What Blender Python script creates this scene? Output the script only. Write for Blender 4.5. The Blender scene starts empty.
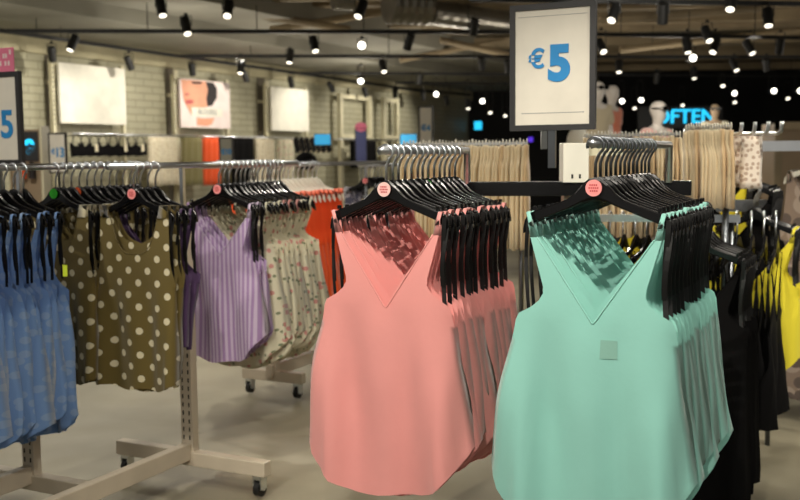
import bpy, bmesh, math, random
from mathutils import Vector, Matrix
random.seed(7)
PI = math.pi
C = bpy.context.scene.collection
sc = bpy.context.scene

# ------------------------------------------------------------------ camera
PITCH = math.radians(5.37); ROLL = 0.010; CZ = 1.35
R0 = Vector((1, 0, 0)); F0 = Vector((0, math.cos(PITCH), -math.sin(PITCH))); U0 = Vector((0, math.sin(PITCH), math.cos(PITCH)))
RR = R0 * math.cos(ROLL) - U0 * math.sin(ROLL); UU = R0 * math.sin(ROLL) + U0 * math.cos(ROLL)
cd = bpy.data.cameras.new('camera'); cam = bpy.data.objects.new('camera', cd); C.objects.link(cam)
cam.matrix_world = Matrix(((RR.x, UU.x, -F0.x, 0), (RR.y, UU.y, -F0.y, 0), (RR.z, UU.z, -F0.z, CZ), (0, 0, 0, 1)))
cd.sensor_width = 36; cd.lens = 45; cd.clip_start = .05; cd.clip_end = 100
cd.dof.use_dof = True; cd.dof.focus_distance = 2.5; cd.dof.aperture_fstop = 4.5
sc.camera = cam
def ray(px, py):
    return F0 + RR * ((px - 400) / 1000) + UU * ((250 - py) / 1000)
def at(px, py, Y):
    d = ray(px, py); return d * (Y / d.y) + Vector((0, 0, CZ))
def atz(px, py, z):
    d = ray(px, py); return d * ((z - CZ) / d.z) + Vector((0, 0, CZ))

# ------------------------------------------------------------------ materials
def lin(c):
    return tuple((x / 255 / 12.92 if x / 255 <= .04045 else ((x / 255 + .055) / 1.055) ** 2.4) for x in c) + (1,)
def newmat(name):
    m = bpy.data.materials.new(name); m.use_nodes = True
    nt = m.node_tree; nt.nodes.clear()
    out = nt.nodes.new('ShaderNodeOutputMaterial'); b = nt.nodes.new('ShaderNodeBsdfPrincipled')
    nt.links.new(b.outputs[0], out.inputs[0]); return m, nt, b, out
def noise_col(nt, b, c1, c2, scale, coord='Object', rough=None, detail=4, sock='Base Color'):
    tc = nt.nodes.new('ShaderNodeTexCoord'); n = nt.nodes.new('ShaderNodeTexNoise'); n.inputs['Scale'].default_value = scale
    n.inputs['Detail'].default_value = detail
    r = nt.nodes.new('ShaderNodeValToRGB'); r.color_ramp.elements[0].position = .35; r.color_ramp.elements[1].position = .65
    r.color_ramp.elements[0].color = c1; r.color_ramp.elements[1].color = c2
    nt.links.new(tc.outputs[coord], n.inputs['Vector']); nt.links.new(n.outputs[0], r.inputs[0]); nt.links.new(r.outputs[0], b.inputs[sock])
    return tc, n, r
def plain(name, c, rough=.6, metal=0, var=.06, scale=6, bump=0):
    m, nt, b, o = newmat(name); L = lin(c)
    a = tuple(x * (1 - var) for x in L[:3]) + (1,); d = tuple(min(1, x * (1 + var)) for x in L[:3]) + (1,)
    noise_col(nt, b, a, d, scale)
    b.inputs['Roughness'].default_value = rough; b.inputs['Metallic'].default_value = metal
    return m
def emis(name, c, s):
    m, nt, b, o = newmat(name); b.inputs['Base Color'].default_value = lin(c)
    b.inputs['Emission Color'].default_value = lin(c); b.inputs['Emission Strength'].default_value = s
    tc = nt.nodes.new('ShaderNodeTexCoord'); return m
def mth(nt, op, a, b=None, c=None):
    n = nt.nodes.new('ShaderNodeMath'); n.operation = op
    for i, v in enumerate((a, b, c)):
        if v is None: continue
        if isinstance(v, (int, float)): n.inputs[i].default_value = v
        else: nt.links.new(v, n.inputs[i])
    return n.outputs[0]
def clothmat(name, c, kind='plain', c2=None, c3=None, trans=.10, rough=.8, sheen=.3, var=.05):
    m, nt, b, out = newmat(name); L = lin(c)
    uvn = nt.nodes.new('ShaderNodeTexCoord'); oi = nt.nodes.new('ShaderNodeObjectInfo')
    va = nt.nodes.new('ShaderNodeVectorMath'); va.operation = 'ADD'; vm = nt.nodes.new('ShaderNodeVectorMath'); vm.operation = 'SCALE'
    cx = nt.nodes.new('ShaderNodeCombineXYZ'); nt.links.new(oi.outputs['Random'], cx.inputs[0]); nt.links.new(mth(nt, 'MULTIPLY', oi.outputs['Random'], 3.7), cx.inputs[1])
    nt.links.new(cx.outputs[0], vm.inputs[0]); vm.inputs['Scale'].default_value = 7.0 if kind != 'plain' else 0.0
    nt.links.new(uvn.outputs['UV'], va.inputs[0]); nt.links.new(vm.outputs[0], va.inputs[1]); uv = va.outputs[0]
    n = nt.nodes.new('ShaderNodeTexNoise'); n.inputs['Scale'].default_value = 9; n.inputs['Detail'].default_value = 3
    nt.links.new(uvn.outputs['Object'], n.inputs['Vector'])
    mix = nt.nodes.new('ShaderNodeMix'); mix.data_type = 'RGBA'
    mix.inputs[6].default_value = tuple(x * (1 - var) for x in L[:3]) + (1,); mix.inputs[7].default_value = tuple(min(1, x * (1 + var)) for x in L[:3]) + (1,)
    nt.links.new(n.outputs[0], mix.inputs[0]); col = mix.outputs[2]
    def layer(col, mask, c):
        k = nt.nodes.new('ShaderNodeMix'); k.data_type = 'RGBA'
        nt.links.new(mask, k.inputs[0]); nt.links.new(col, k.inputs[6]); k.inputs[7].default_value = lin(c); return k.outputs[2]
    sp = nt.nodes.new('ShaderNodeSeparateXYZ'); nt.links.new(uv, sp.inputs[0]); X, Y = sp.outputs[0], sp.outputs[1]
    if kind == 'dots':
        P = .092; R = .0135
        def grid(off):
            ax = mth(nt, 'SUBTRACT', mth(nt, 'FRACT', mth(nt, 'DIVIDE', mth(nt, 'ADD', X, off * P), P)), .5)
            ay = mth(nt, 'SUBTRACT', mth(nt, 'FRACT', mth(nt, 'DIVIDE', mth(nt, 'ADD', Y, off * P), P)), .5)
            d = mth(nt, 'SQRT', mth(nt, 'ADD', mth(nt, 'MULTIPLY', ax, ax), mth(nt, 'MULTIPLY', ay, ay)))
            return mth(nt, 'LESS_THAN', d, R / P)
        col = layer(col, mth(nt, 'MAXIMUM', grid(0), grid(.5)), c2)
    elif kind == 'stripes':
        s = mth(nt, 'GREATER_THAN', mth(nt, 'FRACT', mth(nt, 'DIVIDE', X, .022)), .52)
        col = layer(col, s, c2)
    elif kind in ('floral', 'blots', 'softdots'):
        sc1 = {'floral': 17, 'blots': 9, 'softdots': 22}[kind]; th = {'floral': .17, 'blots': .42, 'softdots': .3}[kind]
        v = nt.nodes.new('ShaderNodeTexVoronoi'); v.inputs['Scale'].default_value = sc1; v.inputs['Randomness'].default_value = .8; v.voronoi_dimensions = '2D'
        nt.links.new(uv, v.inputs['Vector'])
        col = layer(col, mth(nt, 'LESS_THAN', v.outputs[0], th), c2)
        if c3:
            mp = nt.nodes.new('ShaderNodeMapping'); mp.inputs['Location'].default_value = (.31, .17, 0); nt.links.new(uv, mp.inputs[0])
            v2 = nt.nodes.new('ShaderNodeTexVoronoi'); v2.inputs['Scale'].default_value = sc1 * 1.25; v2.voronoi_dimensions = '2D'; nt.links.new(mp.outputs[0], v2.inputs['Vector'])
            col = layer(col, mth(nt, 'LESS_THAN', v2.outputs[0], th * .8), c3)
    nt.links.new(col, b.inputs['Base Color'])
    b.inputs['Roughness'].default_value = rough; b.inputs['Sheen Weight'].default_value = sheen; b.inputs['Specular IOR Level'].default_value = .2 if sum(c) < 60 else .5
    # fine weave
    w = nt.nodes.new('ShaderNodeTexNoise'); w.inputs['Scale'].default_value = 55; nt.links.new(uvn.outputs['Object'], w.inputs['Vector'])
    bu = nt.nodes.new('ShaderNodeBump'); bu.inputs['Strength'].default_value = .12; bu.inputs['Distance'].default_value = .004
    nt.links.new(w.outputs[0], bu.inputs['Height']); nt.links.new(bu.outputs[0], b.inputs['Normal'])
    tr = nt.nodes.new('ShaderNodeBsdfTranslucent'); nt.links.new(col, tr.inputs[0])
    ms = nt.nodes.new('ShaderNodeMixShader'); ms.inputs[0].default_value = trans
    nt.links.new(b.outputs[0], ms.inputs[1]); nt.links.new(tr.outputs[0], ms.inputs[2]); nt.links.new(ms.outputs[0], out.inputs[0])
    return m

M = {}
M['black'] = plain('black_plastic', (11, 10, 11), .25)
M['ribbon'] = plain('black_ribbon', (9, 8, 9), .5)
M['chrome'] = plain('chrome', (225, 228, 232), .28, 1)
M['steel'] = plain('dull_steel', (120, 124, 128), .3, 1)
M['cream_metal'] = plain('cream_painted_metal', (196, 184, 164), .45)
M['slot'] = plain('dark_slot', (30, 28, 25), .8)
M['white'] = plain('white_board', (236, 232, 218), .6)
M['cream'] = plain('cream_metal_trim', (215, 208, 178), .5)
M['blacksign'] = plain('charcoal_frame', (48, 47, 48), .4)
M['paper'] = plain('sign_paper', (222, 216, 202), .6)
M['blue_ink'] = plain('blue_ink', (30, 132, 196), .6)
M['greyline'] = plain('grey_ink', (150, 150, 150), .6)
M['pinkcard'] = plain('pink_card', (226, 120, 150), .6)
M['track'] = plain('track_black', (18, 18, 18), .5)
M['lens'] = emis('lamp_lens', (255, 246, 225), 3)
M['glow'] = emis('lamp_glow', (255, 248, 232), 7)
M['cyan'] = emis('cyan_light', (40, 205, 255), 1.2)
M['screen'] = emis('blue_screen', (60, 165, 215), .8)
M['purple'] = emis('purple_light', (90, 50, 220), 1)
M['redlight'] = emis('red_light', (190, 40, 40), .5)
M['rubber'] = plain('rubber', (14, 14, 14), .6)
M['disc_pale'] = plain('pale_pink_disc', (240, 196, 190), .5)
M['disc_pink'] = plain('pink_disc', (240, 150, 148), .5)
M['disc_green'] = plain('green_disc', (40, 160, 30), .5)
M['disc_orange'] = plain('orange_disc', (220, 90, 40), .5)
M['disc_print'] = plain('red_print', (190, 70, 75), .6)
M['mannequin'] = plain('mannequin_white', (222, 214, 205), .35)
M['wood'] = plain('pale_wood', (150, 130, 105), .6, scale=3)
M['tag'] = plain('paper_tag', (230, 220, 190), .7)
M['neon'] = plain('yellow_tag', (220, 240, 60), .7)
M['skin'] = plain('poster_skin', (226, 160, 130), .6)
M['hair'] = plain('poster_hair', (30, 22, 24), .6)
M['lips'] = plain('poster_lips', (190, 85, 85), .6)
M['posterbg'] = plain('poster_white', (238, 222, 218), .6)
M['peach'] = clothmat('peach_cloth', (240, 160, 155))
M['mint'] = clothmat('mint_cloth', (150, 212, 200))
M['blue'] = clothmat('blue_cloth', (122, 160, 216), 'softdots', (146, 176, 218))
M['label'] = clothmat('label_cloth', (142, 192, 178))
M['olive'] = clothmat('olive_dotted_cloth', (104, 88, 34), 'dots', (222, 212, 178), trans=.15)
M['lilac'] = clothmat('lilac_striped_cloth', (166, 134, 182), 'stripes', (204, 186, 212))
M['floral'] = clothmat('cream_floral_cloth', (216, 210, 184), 'floral', (202, 140, 132), (126, 134, 104))
M['orange'] = clothmat('orange_cloth', (240, 92, 34))
M['navy'] = clothmat('navy_floral_cloth', (62, 62, 84), 'blots', (150, 145, 155))
M['dark'] = clothmat('black_cloth', (10, 9, 10), trans=.01, sheen=0, rough=.95)
M['yellow'] = clothmat('yellow_cloth', (238, 222, 50))
M['brown'] = clothmat('brown_patterned_cloth', (150, 130, 116), 'blots', (178, 160, 146), (104, 90, 84))
M['beige'] = clothmat('beige_cloth', (226, 206, 168), trans=.05)
M['beige2'] = clothmat('tan_cloth', (212, 182, 138), trans=.05)
M['creamcloth'] = clothmat('cream_cloth', (232, 222, 196), 'softdots', (214, 200, 170))
M['greyblot'] = clothmat('printed_cream_cloth', (236, 222, 206), 'softdots', (190, 165, 145))
M['khaki'] = clothmat('khaki_cloth', (140, 132, 88))
M['tee'] = clothmat('salmon_tee_cloth', (238, 140, 108))
M['pinkprint'] = clothmat('pale_pink_cloth', (235, 190, 180), 'blots', (226, 160, 150))
M['jacket'] = clothmat('cream_jacket_cloth', (205, 198, 165))
M['purplecl'] = clothmat('dark_purple_cloth', (70, 44, 84))

# floor, walls, ceiling
def floor_mat():
    m, nt, b, o = newmat('polished_concrete')
    tc, n, r = noise_col(nt, b, lin((118, 113, 93)), lin((150, 143, 121)), .9, detail=7)
    n2 = nt.nodes.new('ShaderNodeTexNoise'); n2.inputs['Scale'].default_value = 3.5; nt.links.new(tc.outputs['Object'], n2.inputs['Vector'])
    mr = nt.nodes.new('ShaderNodeMapRange'); mr.inputs[3].default_value = .42; mr.inputs[4].default_value = .62
    nt.links.new(n2.outputs[0], mr.inputs[0]); nt.links.new(mr.outputs[0], b.inputs['Roughness'])
    return m
def brick_mat():
    m, nt, b, o = newmat('painted_brick_tiles')
    tc = nt.nodes.new('ShaderNodeTexCoord'); sp = nt.nodes.new('ShaderNodeSeparateXYZ'); cb = nt.nodes.new('ShaderNodeCombineXYZ')
    nt.links.new(tc.outputs['Object'], sp.inputs[0]); nt.links.new(sp.outputs[0], cb.inputs[0]); nt.links.new(sp.outputs[2], cb.inputs[1])
    br = nt.nodes.new('ShaderNodeTexBrick'); nt.links.new(cb.outputs[0], br.inputs['Vector'])
    br.inputs['Color1'].default_value = lin((178, 174, 148)); br.inputs['Color2'].default_value = lin((170, 166, 142)); br.inputs['Mortar'].default_value = lin((138, 134, 112))
    br.inputs['Scale'].default_value = 1; br.inputs['Brick Width'].default_value = .36; br.inputs['Row Height'].default_value = .105; br.inputs['Mortar Size'].default_value = .008
    nt.links.new(br.outputs[0], b.inputs['Base Color']); b.inputs['Roughness'].default_value = .55
    bu = nt.nodes.new('ShaderNodeBump'); bu.inputs['Strength'].default_value = .4; bu.inputs['Distance'].default_value = .01; bu.invert = True
    nt.links.new(br.outputs[1], bu.inputs['Height']); nt.links.new(bu.outputs[0], b.inputs['Normal'])
    return m
M['floor'] = floor_mat(); M['brick'] = brick_mat()
M['backwall'] = plain('black_wall', (12, 12, 13), .8)
M['greywall'] = plain('taupe_wall', (104, 97, 84), .8)
M['soffit'] = plain('grey_plaster', (150, 147, 134), .8, scale=1.5)
M['ceil'] = plain('dark_ceiling', (112, 103, 86), .9, var=.25, scale=.8)
M['beam'] = plain('brown_beam', (152, 136, 108), .7, var=.25, scale=1.2)
M['cornice'] = plain('cornice', (190, 182, 150), .7)
M['duct'] = plain('galvanised', (150, 146, 136), .35, .8)

# ------------------------------------------------------------------ mesh helpers
def link(name, me, m=None, parent=None):
    o = bpy.data.objects.new(name, me); C.objects.link(o)
    if m is not None and me is not None: me.materials.append(m)
    if parent is not None: o.parent = parent
    return o
def obj(name, bm, m=None, parent=None, smooth=False, bev=0):
    me = bpy.data.meshes.new(name); bmesh.ops.recalc_face_normals(bm, faces=bm.faces); bm.to_mesh(me); bm.free()
    if smooth:
        for p in me.polygons: p.use_smooth = True
    o = link(name, me, m, parent)
    if bev:
        md = o.modifiers.new('bevel', 'BEVEL'); md.width = bev; md.segments = 2; md.limit_method = 'ANGLE'
    return o
def box(bm, x0, x1, y0, y1, z0, z1, mat=None):
    vs = [bm.verts.new(Vector(p)) for p in ((x0,y0,z0),(x1,y0,z0),(x1,y1,z0),(x0,y1,z0),(x0,y0,z1),(x1,y0,z1),(x1,y1,z1),(x0,y1,z1))]
    if mat is not None:
        for v in vs: v.co = mat @ v.co
    for f in ((0,3,2,1),(4,5,6,7),(0,1,5,4),(1,2,6,5),(2,3,7,6),(3,0,4,7)): bm.faces.new([vs[i] for i in f])
def bar(bm, a, b, w, h):
    a = Vector(a); b = Vector(b); d = (b - a); L = d.length; d.normalize()
    up = Vector((0, 0, 1)) if abs(d.z) < .95 else Vector((0, 1, 0))
    s = d.cross(up).normalized(); u = s.cross(d).normalized()
    m = Matrix(((s.x, d.x, u.x, a.x), (s.y, d.y, u.y, a.y), (s.z, d.z, u.z, a.z), (0, 0, 0, 1)))
    box(bm, -w / 2, w / 2, 0, L, -h / 2, h / 2, m)
def tube(bm, pts, r, n=8, cap=True):
    pts = [Vector(p) for p in pts]; rings = []
    rs = r if isinstance(r, (list, tuple)) else [r] * len(pts)
    t0 = (pts[1] - pts[0]).normalized(); ref = Vector((0, 0, 1)) if abs(t0.z) < .9 else Vector((1, 0, 0))
    s = t0.cross(ref).normalized()
    for i, p in enumerate(pts):
        t = ((pts[min(i + 1, len(pts) - 1)] - pts[max(i - 1, 0)])).normalized()
        s = (s - t * s.dot(t)).normalized(); u = t.cross(s)
        rings.append([bm.verts.new(p + (s * math.cos(2 * PI * k / n) + u * math.sin(2 * PI * k / n)) * rs[i]) for k in range(n)])
    for a, b in zip(rings, rings[1:]):
        for k in range(n): bm.faces.new((a[k], a[(k + 1) % n], b[(k + 1) % n], b[k]))
    if cap: bm.faces.new(rings[0]); bm.faces.new(rings[-1][::-1])
def prism(bm, pts, y0, y1):
    a = [bm.verts.new((x, y0, z)) for x, z in pts]; b = [bm.verts.new((x, y1, z)) for x, z in pts]
    bm.faces.new(a); bm.faces.new(b[::-1]); n = len(pts)
    for i in range(n): bm.faces.new((a[i], b[i], b[(i + 1) % n], a[(i + 1) % n]))
def ell(cx, cz, rx, rz, n=24, a0=0, a1=2 * PI):
    full = abs(a1 - a0 - 2 * PI) < 1e-6; k = n if full else n + 1
    return [(cx + rx * math.cos(a0 + (a1 - a0) * i / n), cz + rz * math.sin(a0 + (a1 - a0) * i / n)) for i in range(k)]
def thing(name, label, cat, loc=(0, 0, 0), rz=0, group=None):
    o = bpy.data.objects.new(name, None); C.objects.link(o); o.empty_display_size = .05
    o.location = loc; o.rotation_euler = (0, 0, rz); o['label'] = label; o['category'] = cat
    if group: o['group'] = group
    return o
def tag(o, label, cat, group=None):
    o['label'] = label; o['category'] = cat
    if group: o['group'] = group
    return o
def struct(o): o['kind'] = 'structure'; return o
def dup(o, parent=None):
    c = o.copy(); C.objects.link(c)
    if parent is not None: c.parent = parent
    for ch in list(o.children): dup(ch, c)
    return c
def wipe(o):
    for ch in list(o.children): wipe(ch)
    bpy.data.objects.remove(o)
def text(name, s, size, m, parent, loc, off=0., rz=0, depth=.002):
    cu = bpy.data.curves.new(name, 'FONT'); cu.body = s; cu.size = size; cu.offset = off; cu.extrude = depth; cu.align_x = 'CENTER'; cu.align_y = 'CENTER'
    t = bpy.data.objects.new(name, cu); C.objects.link(t); bpy.context.view_layer.update()
    me = bpy.data.meshes.new_from_object(t.evaluated_get(bpy.context.evaluated_depsgraph_get())); bpy.data.objects.remove(t)
    me.materials.clear(); o = link(name, me, m, parent); o.location = loc; o.rotation_euler = (PI / 2, 0, rz); return o

ANG = math.radians(26.7); RZ = -ANG
u = Vector((math.sin(ANG), math.cos(ANG), 0)); v = Vector((math.cos(ANG), -math.sin(ANG), 0))
_W = ['first','second','third','fourth','fifth','sixth','seventh','eighth','ninth','tenth','eleventh','twelfth','thirteenth','fourteenth','fifteenth','sixteenth','seventeenth','eighteenth','nineteenth']
_T = ['', '', 'twent', 'thirt', 'fort', 'fift']
def nth(n): return _W[n - 1] if n < 20 else (_T[n // 10] + ('ieth' if n % 10 == 0 else 'y-' + _W[n % 10 - 1]))
ORD = ['front', 'second', 'third', 'fourth', 'fifth', 'sixth', 'seventh', 'eighth', 'ninth', 'tenth', 'eleventh', 'twelfth', 'thirteenth', 'fourteenth', 'fifteenth', 'sixteenth', 'seventeenth', 'eighteenth', 'nineteenth', 'twentieth', 'twenty-first', 'twenty-second', 'twenty-third', 'twenty-fourth', 'twenty-fifth', 'twenty-sixth']

# ------------------------------------------------------------------ hangers
def hook_bm(r=.0038, m=0):
    bm = bmesh.new(); cz = -.018; R = .020
    pts = [(math.cos(a) * R, 0, cz + math.sin(a) * R) for a in [math.radians(x) for x in range(200, -61, -20)]]
    pts += [(.004, 0, -.048), (0, 0, -.06), (0, 0, -.105)]
    tube(bm, pts, r, 6); return bm
def bar_bm():
    bm = bmesh.new()
    P = [(-.181, -.215, -.229), (-.177, -.196, -.227), (-.168, -.183, -.215), (-.15, -.173, -.201), (-.12, -.163, -.188), (-.09, -.153, -.176), (-.068, -.144, -.167), (-.048, -.129, -.159), (-.030, -.108, -.151), (-.013, -.095, -.146), (0, -.092, -.144)]
    P += [(-x, a, b) for x, a, b in P[-2::-1]]
    rings = []
    for x, zt, zb in P:
        c = (zt + zb) / 2; h = (zt - zb) / 2; t = .0055
        ring = [(-t * .6, c + h), (t * .6, c + h), (t, c + h * .75), (t, c - h * .75), (t * .6, c - h), (-t * .6, c - h), (-t, c - h * .75), (-t, c + h * .75)]
        sag = -.006 + .012 * (abs(x) / .17) ** 2
        rings.append([bm.verts.new((x, y + sag, z)) for y, z in ring])
    for a, b in zip(rings, rings[1:]):
        for k in range(8): bm.faces.new((a[k], a[(k + 1) % 8], b[(k + 1) % 8], b[k]))
    bm.faces.new(rings[0]); bm.faces.new(rings[-1][::-1])
    for s in (-1, 1):   # little strap notch knobs
        box(bm, s * .15 - .004, s * .15 + .004, -.004, .006, -.172, -.162)
    return bm
def ribbon_bm(s, L, ph):
    bm = bmesh.new(); n = 8; w = .0052 + .001 * s; prev = None
    for i in range(n + 1):
        z = -.19 - L * i / n; x = s * (.168 + .006 * math.sin(ph + i * .5)); y = .004 + .007 * math.sin(ph * 2 + i * .6)
        ring = [bm.verts.new(p) for p in ((x - w, y - .001, z), (x + w, y - .001, z), (x + w, y + .001, z), (x - w, y + .001, z))]
        if prev:
            for k in range(4): bm.faces.new((prev[k], prev[(k + 1) % 4], ring[(k + 1) % 4], ring[k]))
        else: bm.faces.new(ring)
        prev = ring
    bm.faces.new(prev[::-1]); return bm
def disc(parent, m, printed=True):
    bm = bmesh.new(); prism(bm, ell(0, -.117, .0195, .0195, 28), -.0155, -.0125); d = obj('size_disc', bm, m, parent)
    if printed:
        bm = bmesh.new()
        for zz, w in ((-.110, .010), (-.117, .012), (-.124, .009)):
            x = -w
            while x < w - .002: box(bm, x, x + .0035, -.0162, -.0155, zz - .0022, zz + .0022); x += .005
        obj('size_print', bm, M['disc_print'], d)
    return d
MESH = {}
def make_hanger(dm=None, ribbons=True, hookmat='chrome', bodymat='black'):
    t = bpy.data.objects.new('clothes_hanger', None); C.objects.link(t)
    for nm, f, mt in (('hook', hook_bm, hookmat), ('shoulder_bar', bar_bm, bodymat)):
        k = (nm, mt)
        if k not in MESH:
            o = obj(nm, f(), M[mt], t, smooth=(nm == 'hook')); MESH[k] = o.data
            if nm == 'shoulder_bar':
                for p in o.data.polygons: p.use_smooth = False
        else: link(nm, MESH[k], None, t)
    if ribbons:
        i = 0
        for s in (-1, 1):
            for j in range(2):
                k = ('rib', s, j)
                if k not in MESH:
                    o = obj('ribbon', ribbon_bm(s, .185 + .05 * j, 1.3 * j + s), M['ribbon'], t); MESH[k] = o.data
                else: link('ribbon', MESH[k], None, t)
                t.children[-1].location.y = -.008 + .012 * j
    if dm: disc(t, M[dm], dm != 'disc_green')
    return t

# ------------------------------------------------------------------ garments hung on a hanger (origin at the rail)
def garment(name, mat, zS=-.235, xi=.140, xo=.158, zV=-.440, zA=-.425, Wa=.190, Wh=.276, zH=-.965, zHs=-.81, vp=1.0, D0=.012, D1=.015,
            amp=.023, ph=0., straps=True, tipx=.168, tipz=-.181, sw=.0055, zVb=None, label=False, frill=0, rowN=22, bend=0.03, drift=.028, ap=.16, pinch=.42):
    root = bpy.data.objects.new(name, None); C.objects.link(root)
    zVb = zV + .03 if zVb is None else zVb
    xarm = Wa * .645 if pinch else Wa - .016
    NT = 11; zm = min(zA, zV, zVb)
    def xin(z, back):
        zz = zVb if back else zV
        return 0 if z <= zz else xi * min(1, (z - zz) / (zS - zz)) ** (1 / vp)
    def xout(z):
        if z <= zA: return Wa
        q = (z - zA) / (zS - zA); e = .34
        return xarm + (Wa - xarm) * (1 - q / e) ** 2.2 if q < e else xarm + (xo - xarm) * (q - e) / (1 - e)
    def pt(sd, t, z, zh, back):
        k = 0 if z > zA else (zA - z) / (zA - zH)
        W = Wa + (Wh - Wa) * k + .006 * math.sin(z * 17 + ph) * k
        W *= 1 + .05 * k * math.sin(ph * 2.3 + 1)
        if z > zA: a0 = xin(z, back); x = a0 + (xout(z) - a0) * t
        else: a0 = xin(z, back); x = a0 + (W - a0) * t
        x *= sd; T = x / max(W, 1e-6)
        x += .006 * math.sin(z * 13 + ph * 2) * k - drift * k
        D = D0 + (D1 - D0) * k if z <= zA else .0065 + (D0 - .0065) * (1 - (z - zA) / (zS - zA)) ** .7
        fac = 1 - (1 - math.sqrt(max(0, 1 - t ** 5))) * min(1, k * 9)
        y = D * fac * (1 if back else -1)
        a = amp * min(1, k * 2.2)
        y += a * (math.sin(2 * PI * x / .17 + .7 + z * 2.2) * (.65 + .35 * abs(T)) + .6 * math.sin(2 * PI * x / .083 + 1.9 - z * 3 + ph * .5) * abs(T) ** 1.4 * (k + .3))
        y += .012 * k * math.sin(T * 5 + ph * 2.1 + z * 6) + bend * k * (1 + 1.1 * math.sin(ph * 3)) * (T ** 3) * (1.0 if T > 0 else .5)
        if frill: y += frill * max(0, k - .8) * 5 * math.sin(T * 40 + ph)
        return Vector((x, y, z)), (x + (.37 if back else 0), z)
    me = bpy.data.meshes.new('body'); bm = bmesh.new(); uvl = bm.loops.layers.uv.new('UVMap')
    for back in (0, 1):
        for sd in (-1, 1):
            rows = []
            for i in range(NT + 1):
                t = i / NT; t = t ** .85; col = []
                zh = zH + (zHs - zH) * t ** 2.7 + .006 * math.sin(sd * t * 9 + ph)
                zz = [zS + (zm - zS) * j / 12 for j in range(12)] + [zm + (zh - zm) * j / rowN for j in range(rowN + 1)]
                for z in zz:
                    p, q = pt(sd, t, z, zh, back); col.append((bm.verts.new(p), q))
                rows.append(col)
            for a, b in zip(rows, rows[1:]):
                for j in range(len(a) - 1):
                    q = [a[j], a[j + 1], b[j + 1], b[j]]
                    if back == (sd > 0): q = q[::-1]
                    f = bm.faces.new([z[0] for z in q])
                    for lp, z in zip(f.loops, q): lp[uvl].uv = z[1]
    bmesh.ops.remove_doubles(bm, verts=bm.verts, dist=.0006)
    bm.to_mesh(me); bm.free()
    for p in me.polygons: p.use_smooth = True
    link('body', me, M[mat], root)
    bm = bmesh.new(); N = 14
    L = [pt(-1, 0, zS + (zV + .004 - zS) * (j / N), 0, 0)[0] for j in range(N + 1)] + [pt(1, 0, zS + (zV + .004 - zS) * (j / N), 0, 0)[0] for j in range(N, -1, -1)]
    tube(bm, [p + Vector((0, -.0005, -.001)) for p in L], .0020, 5)
    obj('neckline_binding', bm, M[mat], root, smooth=True)
    if straps:
        for s in (-1, 1):
            bm = bmesh.new(); uv2 = bm.loops.layers.uv.new('UVMap')
            xb = s * (xi + xo) / 2; hw = (xo - xi) / 2
            path = [(xb, -.0065, zS - .004), (xb + s * .008, -.0095, zS + .04), (s * (tipx - .015), -.0105, tipz - .03), (s * (tipx - .006), -.0095, tipz + .004), (s * (tipx - .006), 0, tipz + .0065), (s * (tipx - .006), .0095, tipz + .004), (s * (tipx - .015), .0105, tipz - .03), (xb + s * .008, .0095, zS + .04), (xb, .0065, zS - .004)]
            prev = None; n = len(path)
            for i, p in enumerate(path):
                e = abs(i - (n - 1) / 2) / ((n - 1) / 2); w = sw + (hw - sw) * e ** 6
                a = bm.verts.new((p[0] - w, p[1], p[2])); b = bm.verts.new((p[0] + w, p[1], p[2]))
                if prev: bm.faces.new((prev[0], prev[1], b, a))
                prev = (a, b)
            o = obj('shoulder_strap', bm, M[mat], root, smooth=True)
            md = o.modifiers.new('thick', 'SOLIDIFY'); md.thickness = .0015
    if label:
        bm = bmesh.new(); g = []
        for i in range(6):
            g.append([]);
            for j in range(4):
                t = .11 + .20 * i / 5; z = zA - .05 - .045 * j / 3; g[-1].append(bm.verts.new(pt(1, t, z, zH, 0)[0] + Vector((0, -.0015, 0))))
        for i in range(5):
            for j in range(3): bm.faces.new((g[i][j], g[i + 1][j], g[i + 1][j + 1], g[i][j + 1]))
        o = obj('care_label', bm, M['label'], root, smooth=True); o['label'] = 'grey-green care label showing through the mint fabric'
    return root

def stack(protos, hang, n, start, z, sp, lab, cat, hlab, grp, hgrp, rz=RZ, d=u, jit=.085, discs={}, name=None):
    """hang n garments, each on its own hanger, along a rail from start in direction d"""
    for i in range(n):
        p = Vector((start[0], start[1], 0)) + d * (sp * i + random.uniform(-.004, .004) * (i > 0)); p.z = z
        a = rz + random.uniform(-jit, jit) * (i > 0)
        hp = make_hanger(discs[i], ribbons=hang[1], hookmat=hang[2], bodymat=hang[3]) if i in discs else dup(hang[0])
        hp.name = 'clothes_hanger'; hp.location = p; hp.rotation_euler = (0, 0, a); tag(hp, hlab % ORD[i], 'clothes hanger', hgrp)
        g = dup(protos[i % len(protos)]); g.location = p; g.rotation_euler = (0, 0, a + random.uniform(-jit, jit) * .5 * (i > 0)); g.scale.z = 1 + random.uniform(-.02, .02) * (i > 0); tag(g, lab % ORD[i], cat, grp)

HB = (make_hanger(), True, 'chrome', 'black'); HN = (make_hanger(ribbons=False), False, 'chrome', 'black')
HW = (make_hanger(ribbons=False, bodymat='white'), False, 'chrome', 'white'); HS = (make_hanger(hookmat='steel'), True, 'steel', 'black')
HK = (make_hanger(hookmat='black'), True, 'black', 'black')
PROTO = [HK[0], HB[0], HN[0], HW[0], HS[0]]
def P3(name, mat, n=3, **k):
    r = [garment(name, mat, ph=1.7 * i, **k) for i in range(n + 2)]; PROTO.extend(r); return r

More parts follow.
